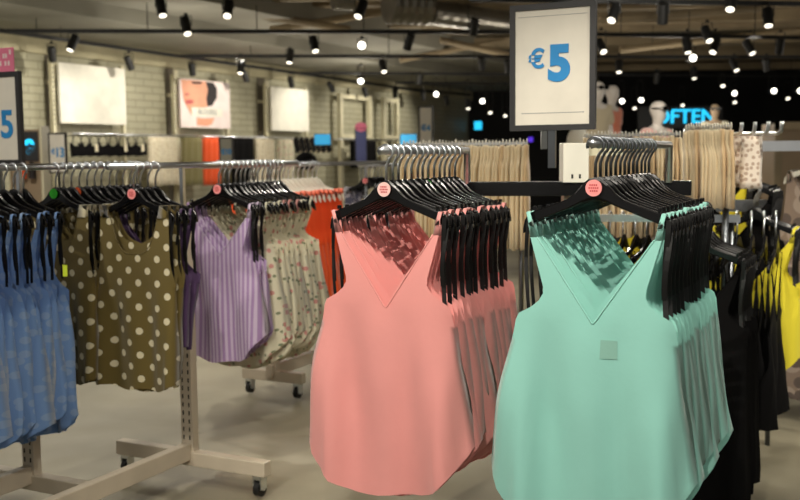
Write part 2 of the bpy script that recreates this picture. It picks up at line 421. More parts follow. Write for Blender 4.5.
peach = P3('camisole', 'peach', label=False)
stack(peach, HB, 13, (-.035, 2.70), 1.378, .0385, 'peach V-neck camisole, %s one of the peach stack', 'camisole', 'black hanger, %s one holding the peach camisoles', 'peach camisoles on the front rack', 'black hangers of the peach camisoles', discs={0: 'disc_pale', 7: 'disc_green'})
mint = P3('camisole', 'mint', label=True)
stack(mint, HS, 13, (.460, 2.35), 1.388, .046, 'mint green V-neck camisole, %s one of the mint stack', 'camisole', 'black hanger, %s one holding the mint camisoles', 'mint camisoles on the front rack', 'black hangers of the mint camisoles', discs={0: 'disc_pink'})

# left rack (rail A) and its parallel rail B
A0 = Vector((-.87, 4.02, 0)); B0 = A0 - v * .36
ZL = 1.335
def onA(t): p = A0 + u * t; return (p.x, p.y)
def onB(t): p = B0 + u * t; return (p.x, p.y)
olive = P3('tank_top', 'olive', zS=-.20, xi=.115, xo=.165, zV=-.345, zVb=-.30, zA=-.42, pinch=0, ap=.6, Wa=.185, Wh=.215, zH=-.865, zHs=-.83, vp=3.2, straps=True, sw=.02, tipx=.15, tipz=-.176, bend=0)
stack(olive, HB, 2, onA(-.285), ZL, .038, 'olive tank top with cream dots, %s one in the near olive stack', 'tank top', 'black hanger, %s one holding the near olive tank tops', 'olive dotted tank tops nearest', 'hangers of the near olive tank tops', discs={0: 'disc_pink'})
stack(P3('camisole', 'purplecl', zH=-.72, zHs=-.7, Wh=.2, bend=0), HB, 2, onA(-.205), ZL, .04, 'dark purple top, %s one between olive and lilac tops', 'top', 'black hanger, %s one holding the dark purple tops', 'dark purple tops', 'hangers of the purple tops')
stack(P3('camisole', 'lilac', zH=-.86, zHs=-.72, Wh=.24, zV=-.40), HB, 3, onA(.24), ZL, .038, 'lilac striped camisole, %s one in the lilac stack', 'camisole', 'black hanger, %s one holding the lilac tops', 'lilac striped camisoles', 'hangers of the lilac tops', discs={0: 'disc_pink'})
stack(P3('camisole', 'floral', zH=-.90, zHs=-.76, Wh=.27, frill=.006, zA=-.36, zV=-.36), HN, 11, onA(.36), ZL, .034, 'cream floral camisole, %s one behind the lilac tops', 'camisole', 'black hanger, %s one holding the floral camisoles', 'cream floral camisoles', 'hangers of the floral camisoles')
stack(P3('camisole', 'blue', vp=1.8, zH=-1.02, zHs=-.93, Wh=.235, zA=-.46, frill=.012), HB, 14, onB(-1.03), ZL, .042, 'light blue patterned camisole, %s one of the blue stack', 'camisole', 'black hanger, %s one holding the blue camisoles', 'light blue camisoles', 'hangers of the blue camisoles')
stack(olive, HB, 12, onB(-.32), ZL, .042, 'olive dotted tank top, %s one in the shaded far olive stack', 'tank top', 'black hanger, %s one holding the far olive tank tops', 'olive dotted tank tops behind', 'hangers of the far olive tank tops', discs={0: 'disc_green', 3: 'disc_orange'})
# rack behind: orange and navy tops
C0 = Vector((-1.0, 5.0, 0))
def onC(t): p = C0 + u * t; return (p.x, p.y)
stack(P3('tank_top', 'orange', zH=-.95, zHs=-.92, zS=-.2, xo=.165, xi=.14, sw=.015, bend=0, pinch=0, ap=.6), HW, 14, onC(.45), 1.32, .052, 'bright orange top, %s one on a white hanger in the rear rack', 'top', 'white hanger, %s one holding the orange tops', 'orange tops on the rear rack', 'white hangers of the orange tops')
stack(P3('tank_top', 'navy', zH=-.9, zS=-.2, xo=.165, xi=.13, sw=.015, pinch=0, ap=.6), HN, 5, tuple(at(366, 170, 6.9).xy), 1.30, .06, 'navy and grey patterned top, %s one in the far rack', 'top', 'black hanger, %s one holding the navy patterned tops', 'navy patterned tops', 'hangers of the navy tops', discs={0: 'disc_pink'})
stack(P3('tank_top', 'navy', 2, zH=-.9, zS=-.2, xo=.165, xi=.13, sw=.015, pinch=0, ap=.6), HN, 4, tuple(at(408, 170, 7.6).xy), 1.27, .06, 'navy patterned top, %s one behind the peach hangers', 'top', 'black hanger, %s one above the far navy tops', 'navy tops behind the peach hangers', 'hangers behind the peach hangers')
# right side racks
stack(P3('slip_dress', 'dark', zH=-1.06, zHs=-1.04, Wh=.23, bend=0), (HK[0], True, 'black', 'black'), 6, (1.03, 3.5), 1.165, .05, 'long black slip dress, %s one beside the mint camisoles', 'dress', 'black hanger, %s one holding the long black dresses', 'long black dresses', 'hangers of the black dresses')
yel = P3('camisole', 'yellow', zH=-.80, zHs=-.68, Wh=.26, frill=.01)
stack(yel, HB, 4, tuple(at(754, 200, 4.2).xy), 1.21, .05, 'bright yellow camisole, %s one at lower right', 'camisole', 'black hanger, %s one holding the lower yellow camisoles', 'yellow camisoles lower right', 'hangers of the yellow camisoles')
stack(yel, HB, 3, tuple(at(712, 160, 4.8).xy), 1.42, .05, 'bright yellow camisole, %s one hanging above the chrome rail', 'camisole', 'black hanger, %s one holding the upper yellow camisoles', 'yellow camisoles above chrome rail', 'hangers of the upper yellow camisoles')
stack(yel[:2], HB, 2, tuple(at(610, 190, 5.0).xy), 1.27, .05, 'yellow camisole, %s one seen through the mint neckline', 'camisole', 'black hanger, %s one seen under the mint hanger', 'yellow camisoles behind mint', 'hangers of yellow camisoles behind mint')
stack(P3('long_top', 'brown', zH=-1.3, zHs=-1.25, Wh=.2, zS=-.2, xo=.165, xi=.13, bend=0, pinch=0, ap=.6), HW, 8, tuple(at(824, 160, 4.85).xy), 1.42, .06, 'brown mottled long top, %s one at the far right', 'top', 'white hanger, %s one holding the brown mottled tops', 'brown mottled tops', 'hangers of the brown tops')
bl = P3('black_blouse', 'dark', zH=-.85, zHs=-.8, bend=0)
stack(bl, HN, 16, tuple(at(585, 225, 4.1).xy), 1.115, .05, 'black top, %s one on the low rail behind the mint camisoles', 'top', 'black hanger, %s one on the low chrome rail', 'black tops on the low rail', 'hangers on the low rail', rz=math.radians(60), d=Vector((.985, -.17, 0)))

stack(bl, HB, 6, tuple(at(733, 160, 4.3).xy), 1.37, .05, 'black top, %s one hanging under the printed cream tops', 'top', 'black hanger, %s one under the printed cream tops', 'black tops under the printed tops', 'hangers under the printed cream tops')
# beige hanging tops seen edge on
def slab_bm(L, w=.14, t=.008, ph=0):
    bm = bmesh.new(); uvl = bm.loops.layers.uv.new('UVMap')
    rows = [(0, .03), (-.012, .045), (-.04, .05), (-.06, .06), (-.085, w * .75), (-.11, w * .95), (-.16, w), (-L * .7, w * .95), (-L, w)]
    rings = []
    for z, hw in rows:
        yy = .002 * math.sin(z * 14 + ph)
        rings.append([bm.verts.new((hw * c, t * s + yy, z)) for c, s in ((-1, -.3), (-.9, -1), (0, -1.3), (.9, -1), (1, -.3), (1, .3), (.9, 1), (0, 1.3), (-.9, 1), (-1, .3))])
    for a, b in zip(rings, rings[1:]):
        for k in range(10): bm.faces.new((a[k], a[(k + 1) % 10], b[(k + 1) % 10], b[k]))
    bm.faces.new(rings[0]); bm.faces.new(rings[-1][::-1]); return bm
def make_slab(mat, L, ph=0):
    r = bpy.data.objects.new('padded_top', None); C.objects.link(r); obj('body', slab_bm(L, ph=ph), M[mat], r, smooth=True)
    bm = bmesh.new(); tube(bm, [(math.cos(a) * .016, 0, .012 + math.sin(a) * .016) for a in [math.radians(x) for x in range(200, -91, -29)]], .0025, 6); obj('hook', bm, M['white'], r, smooth=True)
    PROTO.append(r); return r
def slabs(n, p0, p1, z, L, rz, lab, grp, mats=('beige', 'beige', 'beige2')):
    pr = [make_slab(m, L, i * 1.1) for i, m in enumerate(mats)]
    for i in range(n):
        g = dup(pr[random.randrange(len(pr))]); f = i / (n - 1); g.location = (p0[0] + (p1[0] - p0[0]) * f, p0[1] + (p1[1] - p0[1]) * f, z + random.uniform(-.006, .006) - .03)
        g.rotation_euler = (0, 0, rz + random.uniform(-.06, .06)); tag(g, lab % nth(i + 1), 'top', grp)
a, b = at(404, 150, 5.1), at(527, 150, 4.9)
slabs(38, a, b, 1.425, .5, math.radians(76), 'beige hanging top, %s from left behind the peach hangers', 'beige tops behind the peach hangers')
rail_pts = [(a, b, 1.41)]
a, b = at(585, 140, 4.8), at(680, 140, 4.5)
slabs(28, a, b, 1.455, .45, math.radians(78), 'beige hanging top, %s from left behind the mint hangers', 'beige tops behind the mint hangers')
rail_pts.append((a, b, 1.44))
a, b = at(686, 135, 4.1), at(731, 135, 3.9)
slabs(18, a, b, 1.47, .30, math.radians(78), 'beige hanging top, %s from left beside the chrome prongs', 'beige tops beside the chrome prongs')
rail_pts.append((a, b, 1.455))
for k, px in enumerate((741, 752)):
    bm = bmesh.new(); w_ = .042; rows = []; uvl = bm.loops.layers.uv.new('UVMap')
    for j in range(8):
        z = -.02 - .2 * j / 7; w2 = w_ * (1 + .12 * j / 7); rows.append([bm.verts.new((w2 * c, .012 * q + .004 * math.sin(j + c * 3), z)) for c, q in ((-1, 0), (-.5, -1), (0, -.6), (.5, -1), (1, 0), (.5, 1), (0, .6), (-.5, 1))])
    for r1, r2 in zip(rows, rows[1:]):
        for k2 in range(8):
            f = bm.faces.new((r1[k2], r1[(k2 + 1) % 8], r2[(k2 + 1) % 8], r2[k2]))
            for lp in f.loops: lp[uvl].uv = (lp.vert.co.x * 2, lp.vert.co.z * 2)
    bm.faces.new(rows[0]); bm.faces.new(rows[-1][::-1])
    g = obj('printed_top', bm, M['greyblot'], smooth=True); g.location = at(px, 131, 3.95 - .12 * k); g.rotation_euler = (0, 0, math.radians(-12 + 20 * k))
    tag(g, ('cream printed folded top hanging just right of the beige tops', 'cream printed folded top, outer one under the chrome prongs')[k], 'top')
for o in PROTO: wipe(o)

# ------------------------------------------------------------------ racks
def slots(bm, x, y0, z0, z1, w=.006, m=None):
    z = z0
    while z < z1: box(bm, x - w / 2, x + w / 2, y0 - .0015, y0 + .0005, z, z + .018, m); z += .034
def caster(parent, loc):
    c = bpy.data.objects.new('caster', None); C.objects.link(c); c.parent = parent; c.location = loc
    bm = bmesh.new(); tube(bm, [(-.012, 0, .032), (.012, 0, .032)], .032, 20); obj('wheel', bm, M['rubber'], c, smooth=False)
    bm = bmesh.new(); box(bm, -.02, -.014, -.02, .02, .03, .075); box(bm, .014, .02, -.02, .02, .03, .075); box(bm, -.02, .02, -.02, .02, .07, .085); tube(bm, [(-.022, 0, .032), (.022, 0, .032)], .008, 10)
    obj('fork', bm, M['chrome'], c)
def rack(label, post, rot, t0, t1, rz_, foot=.38, base=(-1.0, .0), zr=ZL, raillen=None, rails=(0,), casters=((1, 0), (-1, 0)), postw=.06):
    """garment rack: post at the origin, local y runs along the rail"""
    r = thing('garment_rack', label, 'clothes rack', (post[0], post[1], 0), rot)
    bm = bmesh.new(); box(bm, -postw / 2, postw / 2, -.02, .02, .10, zr - .24); p = obj('post', bm, M['cream_metal'], r, bev=.003)
    bm = bmesh.new(); slots(bm, -.015, -.02, .17, 1.1); slots(bm, .015, -.02, .17, 1.1)
    obj('slot_row', bm, M['slot'], p)
    bm = bmesh.new(); bar(bm, (-foot, 0, .125), (foot, 0, .125), .05, .06); obj('foot', bm, M['cream_metal'], r, bev=.004)
    bm = bmesh.new(); bar(bm, (0, base[0], .155), (0, base[1], .155), .04, .07); obj('base_bar', bm, M['cream_metal'], r, bev=.004)
    for s, q in casters: caster(r, (s * (foot - .04), q, .01))
    for off in rails:
        bm = bmesh.new(); tube(bm, [(off, t0, zr - .0125), (off, t1, zr - .0125)], .0125, 12); obj('rail', bm, M['chrome'], r, smooth=True)
    bm = bmesh.new(); box(bm, min(rails) - .02, max(rails) + .02, -.012, .012, zr - .26, zr - .22)
    for off in rails: box(bm, off - .008, off + .008, -.008, .008, zr - .23, zr - .02)
    obj('cross_bar', bm, M['chrome'], r)
    return r
rack('cream slotted post rack on casters carrying the olive, lilac and floral tops', A0, RZ, -.42, .85, 0, base=(-1.5, .02))
rack('cream slotted rack at left edge carrying blue and far olive tops', (B0 - u * .5), RZ, -.55, .78, 0, base=(-.6, .02), foot=.3)
pc = C0 + u * .62
rack('rear chrome rail rack on casters carrying the orange tops', pc, RZ, -.6, 1.4, 0, base=(-.05, 1.0), foot=.2, zr=1.32)
pn = at(366, 170, 6.95); rack('far rack carrying the navy patterned tops', (pn.x, pn.y), RZ, -.1, .6, 0, zr=1.30, foot=.3, base=(0, .6))
pn = at(408, 170, 7.65); rack('far rack half hidden behind the peach hangers', (pn.x, pn.y), RZ, -.1, .6, 0, zr=1.27, foot=.3, base=(0, .6))
# front display rack with two arms
fr = thing('display_rack', 'front display rack with two chrome arms for peach and mint camisoles', 'clothes rack', (0, 0, 0))
pa0, pa1 = Vector((-.035, 2.70, 0)) - u * .03, Vector((-.035, 2.70, 0)) + u * .56
ma0, ma1 = Vector((.460, 2.35, 0)) - u * .03, Vector((.460, 2.35, 0)) + u * .82
for a_, b_, z_ in ((pa0, pa1, 1.3655), (ma0, ma1, 1.3755)):
    bm = bmesh.new(); tube(bm, [a_ + Vector((0, 0, z_)), b_ + Vector((0, 0, z_)), b_ + Vector((0, 0, 1.26))], .0115, 12); obj('arm', bm, M['chrome'], fr, smooth=True)
cb0 = Vector((pa1.x, pa1.y, 1.243)); cb1 = Vector((ma1.x + .07, ma1.y, 1.243))
bm = bmesh.new(); bar(bm, cb0, cb1, .02, .046); obj('cross_bar', bm, M['black'], fr, bev=.002)
cdv = (cb1 - cb0).normalized(); mid = cb0 + (cb1 - cb0) * .49
bm = bmesh.new(); bar(bm, (mid.x, mid.y + .05, .1), (mid.x, mid.y + .05, 1.30), .06, .06); obj('post', bm, M['cream_metal'], fr)
bm = bmesh.new(); bar(bm, (mid.x - .35, mid.y + .05, .08), (mid.x + .35, mid.y + .05, .08), .05, .06); obj('foot', bm, M['cream_metal'], fr)
bm = bmesh.new(); box(bm, mid.x - .040, mid.x + .040, mid.y - .02, mid.y + .06, 1.262, 1.385); cp = obj('post_cap', bm, M['white'], fr, bev=.002)
bm = bmesh.new()
for s in (-.012, .012): box(bm, mid.x + s - .003, mid.x + s + .003, mid.y - .0215, mid.y - .019, 1.275, 1.288)
obj('cap_slot', bm, M['slot'], cp)
bm = bmesh.new(); box(bm, mid.x + .042, mid.x + .15, mid.y - .0, mid.y + .03, 1.345, 1.383); obj('cap_bracket', bm, M['cream'], fr)
# low chrome rails to the right
def chrome_rail(label, p0, p1, h=.03, w=.02, legs=True, name='chrome_rail'):
    r = thing(name, label, 'clothes rail', (p0.x, p0.y, 0))
    q = p1 - p0
    bm = bmesh.new(); bar(bm, (0, 0, p0.z), (q.x, q.y, p1.z), w, h); obj('bar', bm, M['chrome'], r)
    for f in (.04, .96):
        bm = bmesh.new(); tube(bm, [(q.x * f, q.y * f + .02, 0), (q.x * f, q.y * f + .02, p0.z)], .012, 8); obj('leg', bm, M['steel'], r, smooth=True)
    return r
chrome_rail('low chrome rail carrying black tops behind the mint camisoles', Vector((*at(575, 226, 4.1).xy, 1.09)), Vector((*at(740, 226, 3.95).xy, 1.09)))
chrome_rail('flat chrome rail above the lower yellow camisoles', Vector((*at(694, 216, 4.6).xy, 1.11)), Vector((*at(778, 216, 4.5).xy, 1.11)), h=.055)
chrome_rail('long chrome rail at far right above the brown tops', Vector((*at(748, 152, 4.95).xy, 1.38)), Vector((*at(830, 152, 4.85).xy, 1.38)), h=.05)
for lab, (p0, p1, z) in zip(('chrome rail holding beige tops behind the peach hangers', 'chrome rail holding beige tops behind the mint hangers', 'chrome rail holding beige tops beside the prongs'), rail_pts):
    chrome_rail(lab, Vector((p0.x, p0.y, z - .004)), Vector((p1.x, p1.y, z - .004)), h=.014, w=.014)
pr_ = thing('prong_rail', 'chrome rail ending in four upturned prongs', 'clothes rail', at(731, 131, 3.9))
for k in range(4):
    bm = bmesh.new(); x = .010 + k * .040; y = -.03 * k
    tube(bm, [(x - .03, y + .25, -.008), (x, y, -.012), (x + .008, y - .02, -.014), (x + .016, y - .035, -.006), (x + .018, y - .04, .02), (x + .018, y - .04, .032)], .0075, 8); obj('prong', bm, M['chrome'], pr_, smooth=True)
bm = bmesh.new(); tube(bm, [(-.05, .16, -.01), (.14, .10, -.01)], .009, 8); obj('bar', bm, M['chrome'], pr_, smooth=True)
bm = bmesh.new(); tube(bm, [(.03, .15, -.02), (.03, .15, -1.42)], .01, 8); obj('leg', bm, M['steel'], pr_, smooth=True)

# ------------------------------------------------------------------ price signs
def sign(label, c, w, h, yaw, fw=.022, txt=(), paper='paper', frame='blacksign', post=None, lines=True, tilt=0):
    r = thing('price_sign', label, 'sign', c, yaw)
    bm = bmesh.new()
    for x0, x1, z0, z1 in ((-w/2, w/2, h/2 - fw, h/2), (-w/2, w/2, -h/2, -h/2 + fw), (-w/2, -w/2 + fw, -h/2 + fw, h/2 - fw), (w/2 - fw, w/2, -h/2 + fw, h/2 - fw)): box(bm, x0, x1, -.01, .01, z0, z1)
    obj('frame', bm, M[frame], r)
    bm = bmesh.new(); box(bm, -w/2 + fw, w/2 - fw, -.004, .004, -h/2 + fw, h/2 - fw); obj('paper', bm, M[paper], r)
    for s, size, x, z, off in txt: text('price_text', s, size, M['blue_ink'], r, (x, -.0055, z), off)
    if lines:
        bm = bmesh.new(); box(bm, -w/2 + fw + .01, w/2 - fw - .01, -.0048, -.004, h/2 - fw - .022, h/2 - fw - .0205)
        x = -w * .36
        while x < w * .36: box(bm, x, x + .007, -.0048, -.004, -h * .365, -h * .365 + .003); x += .0095
        obj('fine_print', bm, M['greyline'], r)
    if post:
        bm = bmesh.new(); box(bm, -.012, .012, -.006, .006, -h/2 - post, -h/2); obj('stem', bm, M['steel'], r)
    return r
sign('large charcoal framed sign reading €5 above the front rack', at(552.5, 67, 3.22), .282, .40, RZ, fw=.018, txt=(('€', .082, -.050, .024, .002), ('5', .148, .024, .006, .0075)), post=.12)
s = sign('black framed sign with a blue 5 cut off at left edge', at(-3, 119, 4.4), .30, .40, RZ, fw=.022, txt=(('€', .10, -.028, -.03, .002), ('5', .165, .065, -.03, .004)), post=.12, lines=False)
r = thing('promo_card', 'pink promotional card above the sign at left edge', 'sign', at(0, 61, 4.45), RZ)
bm = bmesh.new(); box(bm, -.11, .085, -.002, .002, -.055, .055); obj('card', bm, M['pinkcard'], r)
bm = bmesh.new()
for x, z in ((-.01, .02), (.02, .02), (.035, .02), (.0, -.012), (.03, -.012), (.05, -.012), (.06, .035)): box(bm, x, x + .010, -.003, -.002, z - .01, z + .01)
obj('card_print', bm, M['posterbg'], r)
sign('small black framed sign reading €13 near the left wall', at(58, 153, 8.5), .20, .34, RZ, fw=.012, txt=(('€', .06, -.05, .01, .002), ('13', .11, .025, 0, .003)), post=.2, lines=False)
sign('grey sign reading 10 between the orange and black clothes', at(226.5, 152, 9.5), .16, .28, RZ, fw=.012, txt=(('€10', .07, 0, 0, .002),), paper='soffit', post=.2, lines=False)
M['bluesign'] = plain('blue_poster', (78, 84, 132), .5)
sign('tall purple-blue sign on the far wall side', at(361, 147, 15), .18, .56, 0, fw=.012, txt=(), paper='bluesign', post=.3, lines=False)
bm = bmesh.new(); prism(bm, ell(0, 0, .09, .07), -.01, .01); o = obj('round_topper', bm, M['pinkcard']); o.location = at(361, 127, 15); tag(o, 'small pink round topper over the purple-blue sign', 'sign')
sign('white sign reading €4 with dark edge at mid left', at(426, 126, 9.5), .15, .37, RZ, fw=.012, txt=(('€4', .08, 0, -.02, .002),), post=.1, lines=False)
bm = bmesh.new(); bar(bm, at(544, 131, 3.6), at(544, 149, 3.6), .022, .01); tag(obj('sign_bracket', bm, M['steel']), 'grey upright bracket under the large €5 sign', 'bracket')

# ------------------------------------------------------------------ room
bm = bmesh.new(); box(bm, -12, 14, -4, 27, -.1, 0); struct(obj('floor', bm, M['floor']))
WO = Vector((-4.27, 14, 0)); wu = Vector((.467, .884, 0)).normalized(); wn = Vector((wu.y, -wu.x, 0)); WA = math.atan2(wu.y, wu.x)
def wallobj(name, bm, m, parent=None, **k):
    o = obj(name, bm, m, parent, **k)
    if parent is None: o.location = WO; o.rotation_euler = (0, 0, WA)
    return o   # local x along wall, local y = into wall (-y towards the room)
def ws(px, off=0):
    k = (px - 400) / 1000; O = WO + wn * off; return (k * O.y - O.x) / (wu.x - wu.y * k)
def wz(px, py, off=0):
    O = WO + wn * off; return at(px, py, O.y + wu.y * ws(px, off)).z
bm = bmesh.new(); box(bm, -12, 14.1, 0, .1, 0, 3.6); struct(wallobj('wall_left', bm, M['brick']))
bm = bmesh.new(); box(bm, -12, 14.1, -.10, 0, 2.72, 2.95); struct(wallobj('trim_1', bm, M['cornice']))
bm = bmesh.new(); box(bm, -12, 14.1, -1.9, -.0, 2.95, 3.6); struct(wallobj('ceiling_bulkhead', bm, M['soffit']))
bm = bmesh.new(); box(bm, -12, 14.1, -3.0, -1.9, 3.12, 3.6); struct(wallobj('ceiling_bulkhead_upper', bm, M['soffit']))
bm = bmesh.new(); box(bm, -6, 1.45, 26, 26.1, 0, 3.6); struct(obj('wall_back_left', bm, M['greywall']))
bm = bmesh.new(); box(bm, 1.3, 14, 25.4, 25.5, 0, 3.6); struct(obj('wall_back', bm, M['backwall']))
bm = bmesh.new(); box(bm, 12.5, 12.6, -4, 25.5, 0, 3.6); struct(obj('wall_right', bm, M['greywall']))
bm = bmesh.new(); box(bm, -12, 14, -4, 27, 3.55, 3.65); struct(obj('ceiling', bm, M['ceil']))
for i in range(15):
    y = 12.6 + i * .95; bm = bmesh.new(); z = 3.27 + .05 * (i % 3)
    bar(bm, (-3.6, y + .25, z + .1), (13, y - .5 - .4 * (i % 2), z + .1), .12 + .1 * (i % 2), .16)
    tag(obj('ceiling_joist', bm, M['beam']), 'brown ceiling joist, %s counted from the camera' % (ORD[i] if i else 'first'), 'joist', 'brown ceiling joists')
def duct(label, p0, p1, r, ribs=14):
    bm = bmesh.new(); pts = []; rs = []
    for i in range(ribs * 2 + 1): pts.append(p0 + (p1 - p0) * (i / (ribs * 2))); rs.append(r if i % 2 else r * .96)
    tube(bm, pts, rs, 20); return tag(obj('ventilation_duct', bm, M['duct']), label, 'duct')
duct('wide galvanised duct end under the ceiling', at(388, 2, 12.4), at(428, 4, 12.6), .27, 5)
duct('brown lit duct running right from the wide duct', at(428, 12, 12.8), at(520, 24, 14.5), .16, 9)
duct('small ribbed duct ring at top of the ceiling', at(333, 0, 12.2), at(352, 1, 12.3), .12, 4)
for k, (a_, b_) in enumerate((((230, 10), (350, 30)), ((250, 5), (330, 3)), ((440, 40), (560, 66)), ((600, 20), (760, 8)), ((620, 50), (800, 30)), ((270, 30), (420, 6)), ((400, 60), (505, 40)))):
    Y = (13, 13.5, 16, 13, 15, 13.4, 17)[k]; bm = bmesh.new(); tube(bm, [at(*a_, Y), at(*b_, Y + .3)], .05, 10)
    tag(obj('ceiling_pipe', bm, M['beam']), ('brown pipe sloping across the left ceiling', 'short level pipe beside the small duct', 'brown pipe sloping behind the €5 sign', 'rising pipe at the top right ceiling', 'lower rising pipe at right ceiling', 'rising pipe crossing to the wide duct', 'thin rising pipe left of the €5 sign')[k], 'pipe')

# tracks and spotlights
TZ = 2.8
def track(label, p0, p1, drops=5):
    r = thing('light_track', label, 'light track', p0); q = p1 - p0
    bm = bmesh.new(); bar(bm, (0, 0, 0), q, .045, .045); obj('rail', bm, M['track'], r)
    for i in range(drops):
        f = (i + .5) / drops; bm = bmesh.new(); p = q * f; tube(bm, [p, (p.x, p.y, 3.27 - TZ if i % 2 else 3.1 - TZ)], .006, 5); obj('suspension_rod', bm, M['track'], r)
    return r
def H(p): p = Vector(p); p.z = TZ; return p
tl0, tl1 = atz(-60, 22, TZ), atz(440, 93.5, TZ)
track('black light track running along the left wall', H(tl0), H(tl1), 4)
rowsT = [(31, 32, -20, 520, 'black light track crossing the ceiling from far left'), (56, 57, 180, 840, 'black light track, second crossing row'), (73, 76, 300, 840, 'black light track, third crossing row'), (83, 84, 395, 560, 'black light track behind the €5 sign'), (88, 95, 400, 470, 'short black light track above the far back wall')]
for y0, y1, x0, x1, lab in rowsT: track(lab, H(atz(x0, y0, TZ)), H(atz(x1, y1, TZ)))
track('black light track crossing behind the top of the €5 sign', H(atz(515, 33, TZ)), H(atz(850, 38.5, TZ)))
track('nearest black light track at the top right', H(atz(470, -1, TZ)), H(atz(840, 4.5, TZ)))
def head(px, py, Y, tilt, lean, lens, i, glow=False, label=None):
    """track spotlight; the can hangs under the track; tilt swings it towards the camera, lean sideways (degrees)"""
    top = at(px, py, Y); c = Vector(top)
    r = thing('track_spotlight', label or 'black track spotlight %d' % i, 'spotlight', c, 0)
    rot = Matrix.Rotation(math.radians(lean), 4, 'Y') @ Matrix.Rotation(math.radians(-tilt), 4, 'X')
    bm = bmesh.new(); tube(bm, [rot @ Vector((0, 0, z)) for z in (.095, .09, -.085, -.095)], [.04, .048, .05, .046], 16); obj('lamp_can', bm, M['track'], r, smooth=False)
    bm = bmesh.new(); rt = max(.11, TZ - c.z)
    off = .0
    tube(bm, [(-.055, 0, 0), (-.055, 0, rt - .02), (.055, 0, rt - .02), (.055, 0, 0)], .006, 5); tube(bm, [(0, 0, rt - .02), (0, 0, rt + .01)], .02, 8); obj('bracket', bm, M['track'], r)
    bm = bmesh.new(); tube(bm, [rot @ Vector((0, 0, -.090)), rot @ Vector((0, 0, -.098))], .036 if not glow else .044, 16); obj('lamp_lens', bm, M['glow' if glow else 'lens'] if lens else M['slot'], r)
    return r
def Yof(py): return None
SP = [ # px, py, Y, tilt(toward camera), lean, lens, glow
 (52,54,12.6,-25,5,0,0),(129,63,13.8,-25,-15,0,0),(192,69,15,-25,0,0,0),(245,76,16,-25,-15,0,0),(291,82,17.5,-25,-8,0,0),(331,87,18.6,-25,-25,0,0),(365,92,20,-25,-15,0,0),(395,93,21,-25,0,0,0),(423,96,21.8,-25,-10,0,0),
 (73,43,11.6,35,18,1,0),(186,26,10.3,40,-15,1,0),(161,7,10,30,-14,1,0),(228,9,10,60,0,1,0),(361,9,10,45,20,1,0),(314,44,11.8,35,-12,1,0),(409,42,11.8,-20,18,0,0),(474,27,11.6,-20,5,0,0),
 (290,56,14,20,5,1,0),(362,46,12.5,88,0,1,1),(383,66,14.6,40,-10,1,0),(241,67,14.3,30,5,1,0),(482,64,14.8,-20,-10,0,0),(361,79,16,65,0,1,1),
 (420,79,17.6,-20,10,0,0),(436,94,19,85,0,1,1),(446,100,20,-20,-10,0,0),(468,104,19.5,30,0,1,0),(482,101,19.6,85,0,1,1),(490,109,20.5,55,0,1,0),(508,66,15,-20,-5,0,0),
 (614,13,9.5,50,25,1,0),(663,14,9.5,-20,-3,0,0),(731,1,9.2,45,15,1,0),(768,17,9.9,35,3,1,0),
 (601,46,11.8,60,-15,1,0),(707,34,11.2,50,-10,1,0),(687,45,12,25,-5,1,0),(715,46,12,40,25,1,0),(749,47,12.2,40,-20,1,0),(780,46,12.2,-20,0,0,0),
 (691,58,13.5,85,0,1,1),(619,66,14.8,25,3,1,0),(734,65,15,40,-18,1,0),(766,65,15,-20,-15,0,0),(657,78,17.5,-20,5,0,0),(694,73,17,20,0,1,0),(722,82,18.5,60,0,1,0),(733,92,20,70,0,1,1),(772,91,18,88,0,1,1),(798,91,18,88,0,1,1),(787,95,21,60,0,1,0),
 (621,101,20,85,0,1,1),(640,100,20,85,0,1,1),(682,102,22,60,0,1,0),(634,105,22,60,0,1,0),(734,99,22,60,0,1,0),(505,112,21,50,0,1,0)]
PLACE = {0:'over the left edge of the wall'}
for i, (px, py, Y, ti, le, ln, gl) in enumerate(SP):
    near = 'aimed at the tiled wall' if i < 9 else ('glaring white round' if gl else ('lit lens facing down' if ln else 'turned away from the camera'))
    rank = sorted(range(len(SP)), key=lambda k: SP[k][0]).index(i)
    w = nth(rank + 1)
    head(px, py, Y, ti if (gl or ti < 0) else ti * .62, le, ln, i, gl, 'black track spotlight %s, %s from the left' % (near, w))['group'] = 'track spotlights'

